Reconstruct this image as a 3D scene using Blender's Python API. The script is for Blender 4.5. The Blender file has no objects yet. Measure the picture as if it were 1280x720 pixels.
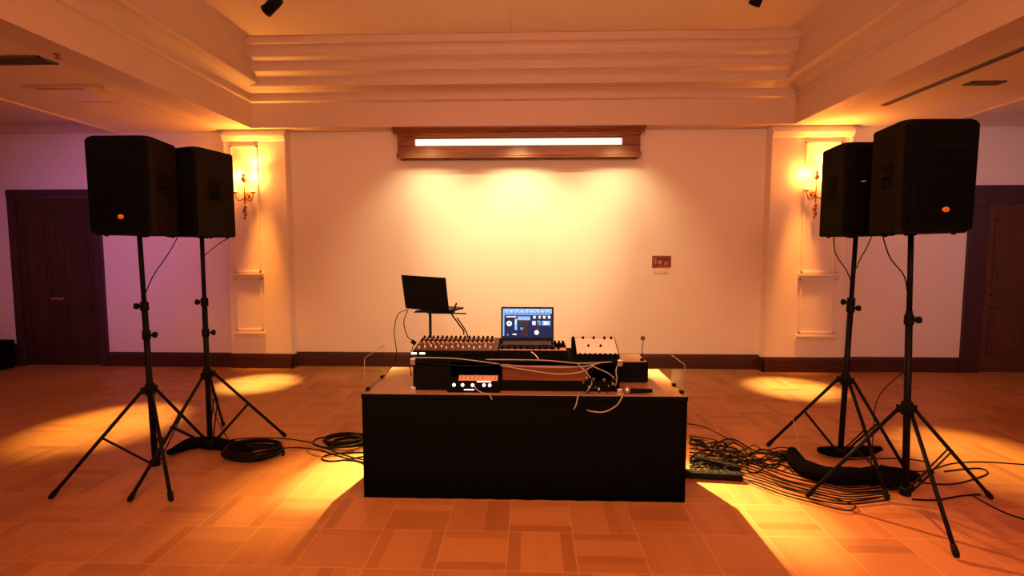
import bpy, bmesh, math, random
from mathutils import Vector, Matrix
random.seed(7)
S = bpy.context.scene
C = S.collection
PI = math.pi

# ------------------------------------------------------------------ camera
F = 640.0                                   # focal length in pixels of the 1280 px wide frame
TH = math.atan(48 / F)
PSI = math.atan(21 / (F / math.cos(TH)))
EYE = Vector((0, 0, 1.75))
cd = bpy.data.cameras.new('camera'); cam = bpy.data.objects.new('camera', cd); C.objects.link(cam)
cd.sensor_width = 36; cd.lens = 36 * F / 1280; cd.clip_start = .05; cd.clip_end = 100
cam.location = EYE; cam.rotation_euler = (PI / 2 - TH, 0, PSI)
S.camera = cam
FW = Vector((-math.sin(PSI) * math.cos(TH), math.cos(PSI) * math.cos(TH), -math.sin(TH)))
RT = Vector((math.cos(PSI), math.sin(PSI), 0)); UP = RT.cross(FW)

def at(x, y, z=0.0):
    """where the line of sight through a point of the photo meets the level z (used to read the floor plan)"""
    r = FW + RT * (x - 640) / F - UP * (y - 360) / F
    return EYE + r * ((z - EYE.z) / r.z)

# ------------------------------------------------------------------ materials
def new_mat(name):
    m = bpy.data.materials.new(name); m.use_nodes = True
    return m, m.node_tree.nodes, m.node_tree.links, m.node_tree.nodes['Principled BSDF']

def mat(name, col, rough=.5, metal=0, noise=0.0, scale=8, bump=0.0, emit=None, es=0, spec=.5, coat=0):
    m, N, L, b = new_mat(name)
    b.inputs['Roughness'].default_value = rough; b.inputs['Metallic'].default_value = metal
    b.inputs['Specular IOR Level'].default_value = spec; b.inputs['Coat Weight'].default_value = coat
    tc = N.new('ShaderNodeTexCoord'); nz = N.new('ShaderNodeTexNoise'); nz.inputs['Scale'].default_value = scale
    nz.inputs['Detail'].default_value = 4
    L.new(tc.outputs['Object'], nz.inputs['Vector'])
    mx = N.new('ShaderNodeMix'); mx.data_type = 'RGBA'
    mx.inputs[6].default_value = (*[c * (1 - noise) for c in col], 1); mx.inputs[7].default_value = (*[min(1, c * (1 + noise)) for c in col], 1)
    L.new(nz.outputs['Fac'], mx.inputs[0]); L.new(mx.outputs[2], b.inputs['Base Color'])
    if bump:
        bp = N.new('ShaderNodeBump'); bp.inputs['Strength'].default_value = bump; bp.inputs['Distance'].default_value = .01
        L.new(nz.outputs['Fac'], bp.inputs['Height']); L.new(bp.outputs['Normal'], b.inputs['Normal'])
    if emit:
        b.inputs['Emission Color'].default_value = (*emit, 1); b.inputs['Emission Strength'].default_value = es
    return m

def wood(name, dark, light, rough=.35, axis=2, scale=3.0, stretch=14):
    m, N, L, b = new_mat(name)
    b.inputs['Roughness'].default_value = rough
    tc = N.new('ShaderNodeTexCoord'); mp = N.new('ShaderNodeMapping')
    s = [stretch] * 3; s[axis] = 1; mp.inputs['Scale'].default_value = s
    nz = N.new('ShaderNodeTexNoise'); nz.inputs['Scale'].default_value = scale; nz.inputs['Detail'].default_value = 6
    cr = N.new('ShaderNodeValToRGB'); cr.color_ramp.elements[0].position = .3; cr.color_ramp.elements[1].position = .7
    cr.color_ramp.elements[0].color = (*dark, 1); cr.color_ramp.elements[1].color = (*light, 1)
    L.new(tc.outputs['Object'], mp.inputs['Vector']); L.new(mp.outputs['Vector'], nz.inputs['Vector'])
    L.new(nz.outputs['Fac'], cr.inputs['Fac']); L.new(cr.outputs['Color'], b.inputs['Base Color'])
    return m

def floor_mat():
    m, N, L, b = new_mat('oak parquet modules')
    MOD, STR = .394, 5
    def M(op, a, b_=None, c=None):
        n = N.new('ShaderNodeMath'); n.operation = op
        for i, v in enumerate((a, b_, c)):
            if v is None: continue
            if isinstance(v, (int, float)): n.inputs[i].default_value = v
            else: L.new(v, n.inputs[i])
        return n.outputs[0]
    tc = N.new('ShaderNodeTexCoord'); sp = N.new('ShaderNodeSeparateXYZ'); L.new(tc.outputs['Object'], sp.inputs[0])
    u = M('DIVIDE', M('ADD', sp.outputs[0], .12 + 40 * MOD), MOD)
    v = M('DIVIDE', M('ADD', sp.outputs[1], -3.062 + 40 * MOD), MOD)
    cu, cv = M('FLOOR', u), M('FLOOR', v)
    fu, fv = M('FRACT', u), M('FRACT', v)
    par = M('MODULO', M('ADD', cu, cv), 2)                       # 0 or 1: which way the strips of the module run
    across = M('ADD', M('MULTIPLY', fu, par), M('MULTIPLY', fv, M('SUBTRACT', 1, par)))
    along = M('ADD', M('MULTIPLY', fv, par), M('MULTIPLY', fu, M('SUBTRACT', 1, par)))
    st = M('MULTIPLY', across, STR); si = M('FLOOR', st); sf = M('FRACT', st)
    cx = N.new('ShaderNodeCombineXYZ'); L.new(cu, cx.inputs[0]); L.new(cv, cx.inputs[1]); L.new(si, cx.inputs[2])
    wn = N.new('ShaderNodeTexWhiteNoise'); wn.noise_dimensions = '3D'; L.new(cx.outputs[0], wn.inputs['Vector'])
    cm = N.new('ShaderNodeCombineXYZ'); L.new(cu, cm.inputs[0]); L.new(cv, cm.inputs[1])
    wm = N.new('ShaderNodeTexWhiteNoise'); wm.noise_dimensions = '3D'; L.new(cm.outputs[0], wm.inputs['Vector'])
    gv = N.new('ShaderNodeCombineXYZ')                            # grain stretched along each strip
    L.new(M('MULTIPLY', along, 1.2), gv.inputs[0]); L.new(M('MULTIPLY', across, 26), gv.inputs[1]); L.new(M('MULTIPLY', wn.outputs['Value'], 40), gv.inputs[2])
    gn = N.new('ShaderNodeTexNoise'); gn.inputs['Scale'].default_value = 1.6; gn.inputs['Detail'].default_value = 3
    L.new(gv.outputs[0], gn.inputs['Vector'])
    big = N.new('ShaderNodeTexNoise'); big.inputs['Scale'].default_value = .9; L.new(tc.outputs['Object'], big.inputs['Vector'])
    strip = M('POWER', wn.outputs['Value'], 2.2)                 # few strips are much darker
    tone = M('SUBTRACT', 1.13, M('MULTIPLY', strip, .42))
    tone = M('MULTIPLY', tone, M('ADD', .88, M('MULTIPLY', wm.outputs['Value'], .22)))
    tone = M('MULTIPLY', tone, M('ADD', .86, M('MULTIPLY', gn.outputs['Fac'], .28)))
    tone = M('MULTIPLY', tone, M('ADD', .9, M('MULTIPLY', big.outputs['Fac'], .2)))
    e1 = M('MINIMUM', M('MINIMUM', fu, M('SUBTRACT', 1, fu)), M('MINIMUM', fv, M('SUBTRACT', 1, fv)))
    j1 = M('LESS_THAN', e1, .010)
    e2 = M('MINIMUM', sf, M('SUBTRACT', 1, sf)); j2 = M('MULTIPLY', M('LESS_THAN', e2, .022), .35)
    jo = M('MAXIMUM', j1, j2)
    base = N.new('ShaderNodeMix'); base.data_type = 'RGBA'; base.inputs[6].default_value = (.22, .08, .028, 1); base.inputs[7].default_value = (.46, .225, .085, 1)
    L.new(M('SUBTRACT', tone, .45), base.inputs[0]); base.clamp_factor = True
    jm = N.new('ShaderNodeMix'); jm.data_type = 'RGBA'; L.new(base.outputs[2], jm.inputs[6]); jm.inputs[7].default_value = (.56, .33, .15, 1)
    L.new(M('MULTIPLY', jo, .42), jm.inputs[0]); L.new(jm.outputs[2], b.inputs['Base Color'])
    L.new(M('ADD', .42, M('MULTIPLY', gn.outputs['Fac'], .12)), b.inputs['Roughness'])
    b.inputs['Specular IOR Level'].default_value = .35
    bp = N.new('ShaderNodeBump'); bp.inputs['Strength'].default_value = .25; bp.inputs['Distance'].default_value = .002
    L.new(M('SUBTRACT', gn.outputs['Fac'], jo), bp.inputs['Height']); L.new(bp.outputs[0], b.inputs['Normal'])
    return m

def clear_mat():
    m = bpy.data.materials.new('clear acrylic'); m.use_nodes = True
    N, L = m.node_tree.nodes, m.node_tree.links; N.clear()
    o = N.new('ShaderNodeOutputMaterial'); t = N.new('ShaderNodeBsdfTransparent'); g = N.new('ShaderNodeBsdfGlossy')
    t.inputs[0].default_value = (.96, .97, .96, 1); g.inputs['Roughness'].default_value = .04
    fr = N.new('ShaderNodeFresnel'); fr.inputs['IOR'].default_value = 1.02
    mx = N.new('ShaderNodeMixShader'); L.new(fr.outputs[0], mx.inputs[0]); L.new(t.outputs[0], mx.inputs[1]); L.new(g.outputs[0], mx.inputs[2])
    L.new(mx.outputs[0], o.inputs[0]); return m

def grille_mat():
    m, N, L, b = new_mat('perforated black steel')
    tc = N.new('ShaderNodeTexCoord'); mp = N.new('ShaderNodeMapping'); mp.inputs['Scale'].default_value = (130, 130, 130)
    vo = N.new('ShaderNodeTexVoronoi'); vo.inputs['Randomness'].default_value = 0; vo.inputs['Scale'].default_value = 1
    L.new(tc.outputs['Object'], mp.inputs[0]); L.new(mp.outputs[0], vo.inputs['Vector'])
    cr = N.new('ShaderNodeValToRGB'); cr.color_ramp.elements[0].position = .3; cr.color_ramp.elements[1].position = .4
    cr.color_ramp.elements[0].color = (.001, .001, .001, 1); cr.color_ramp.elements[1].color = (.004, .004, .004, 1)
    L.new(vo.outputs['Distance'], cr.inputs[0]); L.new(cr.outputs[0], b.inputs['Base Color'])
    b.inputs['Roughness'].default_value = .75; b.inputs['Specular IOR Level'].default_value = .02
    return m

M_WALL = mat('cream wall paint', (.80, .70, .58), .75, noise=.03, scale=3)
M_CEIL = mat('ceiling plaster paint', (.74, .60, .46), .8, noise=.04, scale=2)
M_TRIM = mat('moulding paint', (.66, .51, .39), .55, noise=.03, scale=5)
M_FLOOR = floor_mat()
M_BASE = wood('dark mahogany base', (.035, .008, .005), (.065, .015, .009), .45, axis=0)
M_DOOR = wood('dark walnut door', (.022, .010, .006), (.05, .022, .012), .45)
M_DOOR2 = wood('brown walnut door leaf', (.06, .025, .014), (.11, .045, .024), .4)
M_CASING = wood('plum stained casing', (.03, .010, .012), (.055, .018, .02), .6)
M_VAL = wood('stained cherry pelmet', (.15, .042, .012), (.26, .078, .02), .35, axis=0)
M_BLK = mat('black textured paint', (.004, .004, .0035), .8, noise=.3, scale=60, bump=.1, spec=.04)
M_SIDE = mat('black carpeted cabinet side', (.013, .011, .006), .9, noise=.3, scale=90, bump=.2, spec=.03)
M_METAL = mat('black powder coated steel', (.004, .005, .0045), .5, metal=.0, noise=.2, scale=30, spec=.1)
M_GRILLE = grille_mat()
M_RUB = mat('black rubber', (.005, .005, .005), .8, noise=.2, scale=40, spec=.1)
M_CLOTH = mat('black stage cloth', (.004, .004, .004), .95, noise=.2, scale=40, spec=.0)
M_TOP = mat('satin tabletop with reflected brown', (.30, .17, .10), .38, noise=.08, scale=5, spec=.6)  # brown base colour carries the wall reflected in the dark glossy top
M_CABLE = mat('black cable jacket', (.005, .004, .004), .6, noise=.2, scale=30, spec=.1)
M_GREY = mat('grey cable jacket', (.30, .28, .25), .45, noise=.15, scale=30)
M_NYLON = mat('black nylon bag', (.004, .004, .005), .95, noise=.3, scale=25, bump=.5, spec=.0)
M_ORANGE = mat('orange badge enamel', (.9, .32, .04), .35, noise=.1, scale=30, emit=(1, .35, .04), es=.0)
M_GLINT = mat('pale painted highlight', (.7, .6, .5), .3, noise=.1, scale=30)  # pale chips that paint small highlights on the rear cabinets
M_SILVER = mat('brushed aluminium', (.55, .53, .50), .3, metal=.8, noise=.1, scale=50)
M_WHITE = mat('white plastic fascia', (.88, .88, .88), .4, noise=.03, scale=20)
M_PINK = mat('copper toned fascia', (.75, .42, .30), .4, noise=.15, scale=40)
M_DARKF = mat('dark bronze fascia', (.09, .05, .035), .5, noise=.5, scale=60)
M_KEYS = mat('grey keyboard keys', (.14, .11, .09), .5, noise=.5, scale=120)
M_BRASS = mat('aged brass', (.45, .17, .06), .35, metal=.7, noise=.2, scale=30)
M_GLOW = mat('frosted glass lamp shade lit', (.9, .7, .4), .5, emit=(1, .50, .12), es=3)
M_STRIP = mat('white emissive strip', (.9, .88, .8), .6, emit=(1, .80, .52), es=1.6)
M_CRYSTAL = mat('amber drop glass', (.25, .05, .015), .15, noise=.2, scale=60)
M_SIGN = mat('dark red plaque', (.16, .022, .014), .5, noise=.35, scale=45)
M_SIGN2 = mat('pale relief of plaque', (.45, .14, .09), .5, noise=.2, scale=45)
M_PLATE = mat('ivory switch plate', (.74, .60, .46), .4)
M_VENT = mat('grey painted vent', (.12, .10, .10), .5, noise=.1, scale=20)
M_CLEAR = clear_mat()
M_LED = mat('white indicator light', (.9, .9, .9), .4, emit=(1, .92, .85), es=1.6)
M_SCR = mat('screen dark blue', (.002, .004, .01), .35, emit=(.004, .018, .075), es=1.0, spec=.1)
M_SCRB = mat('screen sky blue', (.1, .3, .6), .2, emit=(.16, .42, .90), es=1.0)
M_SCRW = mat('screen pale', (.5, .6, .7), .2, emit=(.65, .82, .95), es=1.0)
M_SCRD = mat('screen near black', (.01, .01, .01), .2, emit=(.02, .015, .02), es=1.0)

# ------------------------------------------------------------------ mesh helpers
class MB:
    def __init__(s): s.bm = bmesh.new()
    def box(s, x0, x1, y0, y1, z0, z1, mtx=None, bev=0):
        t = bmesh.new(); r = bmesh.ops.create_cube(t, size=1)
        for v in t.verts:
            v.co = Vector(((x0 + x1) / 2 + v.co.x * (x1 - x0), (y0 + y1) / 2 + v.co.y * (y1 - y0), (z0 + z1) / 2 + v.co.z * (z1 - z0)))
        if bev: bmesh.ops.bevel(t, geom=t.edges[:], offset=bev, segments=2, affect='EDGES', profile=.6)
        return s.merge(t, mtx)
    def merge(s, t, mtx=None):
        if mtx: t.transform(mtx)
        me = bpy.data.meshes.new('tmp'); t.to_mesh(me); t.free(); s.bm.from_mesh(me); bpy.data.meshes.remove(me); return s
    def prism(s, pts, a, b, axis='Z', mtx=None, bev=0):
        """polygon pts extruded from a to b along an axis (Z: pts are xy, Y: xz, X: yz)"""
        t = bmesh.new()
        f = {'Z': lambda p, h: (p[0], p[1], h), 'Y': lambda p, h: (p[0], h, p[1]), 'X': lambda p, h: (h, p[0], p[1])}[axis]
        lo = [t.verts.new(f(p, a)) for p in pts]; hi = [t.verts.new(f(p, b)) for p in pts]
        t.faces.new(lo); t.faces.new(hi[::-1]); n = len(pts)
        for i in range(n): t.faces.new((lo[i], hi[i], hi[(i + 1) % n], lo[(i + 1) % n]))
        bmesh.ops.recalc_face_normals(t, faces=t.faces[:])
        if bev: bmesh.ops.bevel(t, geom=t.edges[:], offset=bev, segments=2, affect='EDGES')
        return s.merge(t, mtx)
    def tube(s, pts, r, seg=8, caps=True):
        pts = [Vector(p) for p in pts]; n = len(pts)
        rr = r if isinstance(r, (list, tuple)) else [r] * n
        t = s.bm; rings = []; up = None
        for i, p in enumerate(pts):
            d = (pts[min(i + 1, n - 1)] - pts[max(i - 1, 0)])
            if d.length < 1e-9: d = Vector((0, 0, 1))
            d.normalize()
            if up is None:
                up = Vector((0, 0, 1)) if abs(d.z) < .9 else Vector((1, 0, 0))
            a = d.cross(up)
            if a.length < 1e-4: a = d.cross(Vector((0, 1, .3)))
            a.normalize(); b = a.cross(d); up = b
            rings.append([t.verts.new(p + (a * math.cos(2 * PI * k / seg) + b * math.sin(2 * PI * k / seg)) * rr[i]) for k in range(seg)])
        for i in range(n - 1):
            for k in range(seg):
                f = t.faces.new((rings[i][k], rings[i][(k + 1) % seg], rings[i + 1][(k + 1) % seg], rings[i + 1][k])); f.smooth = True
        if caps: t.faces.new(rings[0][::-1]); t.faces.new(rings[-1])
        return s
    def lathe(s, prof, seg=20, mtx=None):
        t = bmesh.new(); rings = []
        for r, z in prof:
            rings.append([t.verts.new((max(r, 1e-4) * math.cos(2 * PI * k / seg), max(r, 1e-4) * math.sin(2 * PI * k / seg), z)) for k in range(seg)])
        for i in range(len(prof) - 1):
            for k in range(seg):
                f = t.faces.new((rings[i][k], rings[i][(k + 1) % seg], rings[i + 1][(k + 1) % seg], rings[i + 1][k])); f.smooth = True
        t.faces.new(rings[0][::-1]); t.faces.new(rings[-1])
        return s.merge(t, mtx)
    def build(s, name, m, parent=None, loc=None, rz=None):
        bmesh.ops.recalc_face_normals(s.bm, faces=s.bm.faces[:])
        me = bpy.data.meshes.new(name); s.bm.to_mesh(me); s.bm.free(); me.materials.append(m)
        o = bpy.data.objects.new(name, me); C.objects.link(o)
        if parent: o.parent = parent
        if loc is not None: o.location = loc
        if rz is not None: o.rotation_euler.z = rz
        return o

def tag(o, label=None, cat=None, group=None, kind=None):
    if label: o['label'] = label
    if cat: o['category'] = cat
    if group: o['group'] = group
    if kind: o['kind'] = kind
    return o
def empty(name, loc=(0, 0, 0), rz=0):
    o = bpy.data.objects.new(name, None); C.objects.link(o); o.location = loc; o.rotation_euler.z = rz; o.empty_display_size = .1
    return o
def struct(o): o['kind'] = 'structure'; return o
def copy_tree(o, parent=None):
    c = o.copy(); C.objects.link(c); c.parent = parent
    for ch in list(o.children): copy_tree(ch, c)
    return c
def smooth_path(pts, n=8):
    pts = [Vector(p) for p in pts]; out = []
    for i in range(len(pts) - 1):
        p0 = pts[max(i - 1, 0)]; p1 = pts[i]; p2 = pts[i + 1]; p3 = pts[min(i + 2, len(pts) - 1)]
        for k in range(n):
            t = k / n
            out.append(.5 * ((2 * p1) + (p2 - p0) * t + (2 * p0 - 5 * p1 + 4 * p2 - p3) * t * t + (3 * p1 - p0 - 3 * p2 + p3) * t ** 3))
    out.append(pts[-1]); return out
RX = lambda a: Matrix.Rotation(a, 4, 'X'); RY = lambda a: Matrix.Rotation(a, 4, 'Y'); RZ = lambda a: Matrix.Rotation(a, 4, 'Z')
T = lambda *a: Matrix.Translation(a)

def scatter(name, first, mt, par, spots_):
    """one mesh, a part object for every place"""
    o = None
    for mm in spots_:
        if o is None: o = first.build(name, mt, par); c_ = o
        else: c_ = o.copy(); C.objects.link(c_); c_.parent = par
        c_.matrix_local = mm
def knobs(par, xs, ys, z, r=.009, h=.02, mtx=None, mt=None, name='knob'):
    m = MB().lathe([(r, 0), (r, h * .8), (r * .7, h)], 8)
    scatter(name, m, mt or M_BLK, par, [(mtx or Matrix()) @ T(x, y, z) for x in xs for y in ys])
# ------------------------------------------------------------------ the room
XL, XR, YF = -9.6, 9.2, -4.0
YC, YP, YS = 7.53, 7.36, 7.42               # centre wall, piers, side walls
HS, HT = 3.46, 4.50                          # soffit level, tray ceiling level
BL, BR, BY = -3.92, 3.62, 7.25               # inner faces of the beams and of the header

struct(MB().box(XL, XR, YF, YC + .3, -.1, 0).build('floor', M_FLOOR))
struct(MB().box(-3.49, 3.37, YC, YC + .2, 0, 3.7).build('wall_back', M_WALL))
struct(MB().box(XL, -4.40, YS, YC + .2, 0, 3.9).build('wall_back_left', M_WALL))
struct(MB().box(4.48, XR, YS, YC + .2, 0, 3.9).build('wall_back_right', M_WALL))
def pier(name, x0, x1):
    return struct(MB().box(x0, x1, YP, YC + .2, 0, HS).build(name, M_WALL))
pier('wall_pier_left', -4.40, -3.49); pier('wall_pier_right', 3.37, 4.48)
struct(MB().box(XL - .2, XL, YF, YC + .2, 0, 4.0).build('wall_left', M_WALL))
struct(MB().box(XR, XR + .2, YF, YC + .2, 0, 4.0).build('wall_right', M_WALL))
struct(MB().box(XL, XR, YF - .2, YF, 0, 4.7).build('wall_front', M_WALL))

m = MB()
m.box(-4.2, 3.9, YF, 7.3, HT, HT + .15)                               # tray ceiling
m.box(-6.02, BL - .35, YF, YC + .2, HS, HS + .1)
m.box(BR + .35, 5.62, YF, YC + .2, HS, HS + .1)
m.box(XL, -6.0, YF, YC + .2, HS + .13, HS + .25)
m.box(5.6, XR, YF, YC + .2, HS + .13, HS + .25)
m.box(-6.02, -5.98, YF, YC + .2, HS, HS + .25); m.box(5.58, 5.62, YF, YC + .2, HS, HS + .25)
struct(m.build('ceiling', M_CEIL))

def side_profile(x, s):                                               # s = +1: the profile steps towards +x
    P = [(0, HS), (0, 3.80), (.015, 3.805), (.035, 3.82), (.035, 3.845), (.015, 3.855), (.01, 3.87), (.03, 3.91), (.08, 3.955), (.15, 3.985), (.20, 3.995),
         (.215, 4.0), (.225, 4.015), (.225, 4.035), (.205, 4.045), (.20, 4.06), (.215, 4.40), (.235, 4.46), (.28, HT), (.28, HT + .05), (-.35, HT + .05), (-.35, HS)]
    return [(x + s * a, b) for a, b in P]
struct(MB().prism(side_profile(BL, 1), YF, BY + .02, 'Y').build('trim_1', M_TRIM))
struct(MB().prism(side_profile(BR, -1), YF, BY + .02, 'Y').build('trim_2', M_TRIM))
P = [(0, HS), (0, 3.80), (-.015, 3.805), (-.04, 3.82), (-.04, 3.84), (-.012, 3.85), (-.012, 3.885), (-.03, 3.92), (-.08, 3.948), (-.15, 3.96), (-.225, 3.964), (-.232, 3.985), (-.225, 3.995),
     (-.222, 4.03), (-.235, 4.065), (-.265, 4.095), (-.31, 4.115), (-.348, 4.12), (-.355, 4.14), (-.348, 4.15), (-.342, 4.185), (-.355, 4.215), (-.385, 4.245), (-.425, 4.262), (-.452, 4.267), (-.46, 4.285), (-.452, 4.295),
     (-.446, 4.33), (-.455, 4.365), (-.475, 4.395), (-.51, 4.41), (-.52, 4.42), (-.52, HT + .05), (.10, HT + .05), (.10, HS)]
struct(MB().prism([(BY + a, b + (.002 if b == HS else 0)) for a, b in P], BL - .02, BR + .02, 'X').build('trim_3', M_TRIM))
# soffit strip between the header and the wall, with its shadow line
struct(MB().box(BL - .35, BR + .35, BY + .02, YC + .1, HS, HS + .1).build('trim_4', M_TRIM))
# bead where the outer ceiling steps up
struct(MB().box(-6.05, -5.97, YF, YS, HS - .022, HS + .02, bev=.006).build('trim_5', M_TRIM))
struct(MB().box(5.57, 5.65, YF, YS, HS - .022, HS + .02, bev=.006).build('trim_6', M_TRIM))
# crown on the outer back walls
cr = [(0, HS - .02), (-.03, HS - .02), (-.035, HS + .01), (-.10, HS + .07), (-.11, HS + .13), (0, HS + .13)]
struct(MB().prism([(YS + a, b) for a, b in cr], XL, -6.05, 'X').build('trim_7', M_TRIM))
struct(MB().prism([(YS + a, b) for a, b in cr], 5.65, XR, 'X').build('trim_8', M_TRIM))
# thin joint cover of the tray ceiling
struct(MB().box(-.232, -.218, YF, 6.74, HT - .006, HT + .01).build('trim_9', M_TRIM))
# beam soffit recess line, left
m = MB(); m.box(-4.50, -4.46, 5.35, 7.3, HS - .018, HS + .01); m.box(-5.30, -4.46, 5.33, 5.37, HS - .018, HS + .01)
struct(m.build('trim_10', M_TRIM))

# baseboards
bp = [(0, 0), (-.022, 0), (-.022, .17), (-.016, .19), (-.010, .215), (0, .215)]
def basebd(name, y, x0, x1): return struct(MB().prism([(y + a, b) for a, b in bp], x0, x1, 'X').build(name, M_BASE))
basebd('baseboard_back', YC, -3.49, 3.37)
m = MB(); m.prism([(YP + a, b) for a, b in bp], -4.40, -3.47, 'X'); m.prism([(YS + a, b) for a, b in bp], -6.30, -4.40, 'X'); m.box(-3.49, -3.468, YP - .022, YC, 0, .2)
m.prism([(YS + a, b * 1.5) for a, b in bp], XL, -7.72, 'X')
struct(m.build('baseboard_left', M_BASE))
m = MB(); m.prism([(YP + a, b) for a, b in bp], 3.35, 4.50, 'X'); m.prism([(YS + a, b) for a, b in bp], 4.48, 6.13, 'X'); m.box(3.348, 3.37, YP - .022, YC, 0, .2)
struct(m.build('baseboard_right', M_BASE))

# wainscot mouldings of the piers
def frame(m, x0, x1, z0, z1, y, w=.028, d=.02):
    m.box(x0, x0 + w, y - d, y, z0, z1, bev=.004); m.box(x1 - w, x1, y - d, y, z0, z1, bev=.004)
    m.box(x0, x1, y - d, y, z1 - w, z1, bev=.004); m.box(x0, x1, y - d, y, z0, z0 + w, bev=.004)
def pier_trim(n, x0, x1, px0, px1):
    m = MB(); frame(m, px0, px1, 1.42, 3.24, YP); frame(m, px0, px1, .56, 1.34, YP)
    led = [(0, 1.335), (-.02, 1.34), (-.03, 1.365), (-.06, 1.385), (-.06, 1.41), (0, 1.41)]
    m.prism([(YP + a, b) for a, b in led], px0 - .03, px1 + .03, 'X')
    m.prism([(YP + a, b - .87) for a, b in led], px0 - .03, px1 + .03, 'X')
    m.prism([(YP, 3.30), (YP - .02, 3.31), (YP - .05, 3.37), (YP - .05, 3.40), (YP, 3.40)], x0, x1, 'X')
    for a, b in ((x0, x0 + .03), (x1 - .03, x1)): m.box(a, b, YP - .012, YP, .22, 3.3, bev=.003)
    struct(m.build('trim_%d' % n, M_WALL))
pier_trim(11, -4.40, -3.49, -4.30, -3.90); pier_trim(12, 3.37, 4.48, 3.83, 4.33)

# doors
def door(name, x0, x1, ztop, cas, mc, ml, inner_top=None):
    """cas: casing width; two leaves with recessed panels"""
    d = MB(); d.box(x0 - cas, x0, YS - .04, YS + .01, 0, ztop + cas, bev=.006); d.box(x1, x1 + cas, YS - .04, YS + .01, 0, ztop + cas, bev=.006)
    d.box(x0 - cas, x1 + cas, YS - .05, YS + .01, ztop, ztop + cas, bev=.006)
    root = struct(d.build(name, mc)); mid = (x0 + x1) / 2
    for a, b, s in ((x0 + .004, mid - .003, 1), (mid + .003, x1 - .004, -1)):
        l = MB(); l.box(a, b, YS - .018, YS + .01, .01, ztop - .004)
        for z0, z1 in ((.25, .95), (1.1, ztop - .2)):
            w = .10
            l.box(a + w, a + w + .02, YS - .03, YS - .015, z0, z1); l.box(b - w - .02, b - w, YS - .03, YS - .015, z0, z1)
            l.box(a + w, b - w, YS - .03, YS - .015, z0, z0 + .02); l.box(a + w, b - w, YS - .03, YS - .015, z1 - .02, z1)
            l.box(a + w + .06, b - w - .06, YS - .026, YS - .015, z0 + .07, z1 - .07, bev=.004)
        lf = l.build('door_leaf', ml, root)
        h = MB(); hx = b - .05 if s > 0 else a + .05
        h.lathe([(.02, 0), (.02, .01), (.008, .012), (.008, .04), (.022, .05), (.022, .065), (.01, .07)], 12, T(hx, YS - .018, 1.02) @ RX(PI / 2))
        h.build('door_handle', M_BRASS, lf)
    return root
door('door_1', -7.60, -6.42, 2.52, .11, M_CASING, M_DOOR)
door('door_2', 6.40, 7.9, 2.38, .26, M_CASING, M_DOOR2)

# ------------------------------------------------------------------ pelmet with lit slot
VY = 7.30
v = empty('valance_box', (-.155, YC - .002, 3.02))
tag(v, 'long cherry wood pelmet with a lit white slot high on the back wall', 'pelmet')
def pel(name, fn, mt, par=v):
    m = MB(); fn(m); o = m.build(name, mt, par); return o
W2 = 1.70; D = VY - YC                                      # half width of the lower part; depth is negative
def f_front(m):
    # front board outline with the opening left free, local x/z
    t = .028
    m.box(-W2, W2, D, D + t, .02, .19, bev=.003)                           # rail below the slot
    m.box(-W2, W2, D, D + t, .31, .34, bev=.003)
    for s in (-1, 1):
        xs = sorted((s * 1.455, s * (W2)))
        m.prism([(xs[0], .18), (xs[1], .18), (xs[1], .32), (xs[0], .32)], D, D + t, 'Y')
    m.prism([(-W2, .34), (W2, .34), (W2 + .03, .36), (W2 + .035, .385), (W2 + .08, .41), (W2 + .09, .44), (-W2 - .09, .44), (-W2 - .08, .41), (-W2 - .035, .385), (-W2 - .03, .36)], D - .0, D + .03, 'Y')
pel('front_board', f_front, M_VAL)
def f_end(s):
    def g(m):
        m.box(*sorted((s * (W2 - .03), s * W2)), D + .028, 0, .02, .34)
        m.prism([(s * W2, .34), (s * (W2 + .03), .36), (s * (W2 + .035), .385), (s * (W2 + .08), .41), (s * (W2 + .09), .44), (s * (W2 - .03), .44), (s * (W2 - .03), .34)], D + .03, 0, 'Y')
        m.prism([(s * W2, .02), (s * (W2 + .012), .03), (s * (W2 + .02), .06), (s * (W2 + .012), .09), (s * W2, .10)], D, 0, 'Y')
    return g
for s in (-1, 1): pel('end_board', f_end(s), M_VAL)
pel('crown', lambda m: m.prism([(D - .06, .44), (D - .055, .42), (D - .02, .395), (D, .36), (D, .44)], -W2 - .06, W2 + .06, 'X'), M_VAL)
pel('bottom_bead', lambda m: m.prism([(D - .018, .02), (D - .018, .035), (D, .05), (D, .02)], -W2 - .01, W2 + .01, 'X'), M_VAL)
lt = pel('slot_strip', lambda m: m.box(-1.45, 1.45, D + .03, D + .06, .19, .285, bev=.004), M_STRIP); lt['label'] = 'glowing white strip'  # white strip in the slot, its brightness put in as emission
pel('back_board', lambda m: m.box(-W2 + .03, W2 - .03, D + .075, D + .09, .04, .43), M_VAL)

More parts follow.
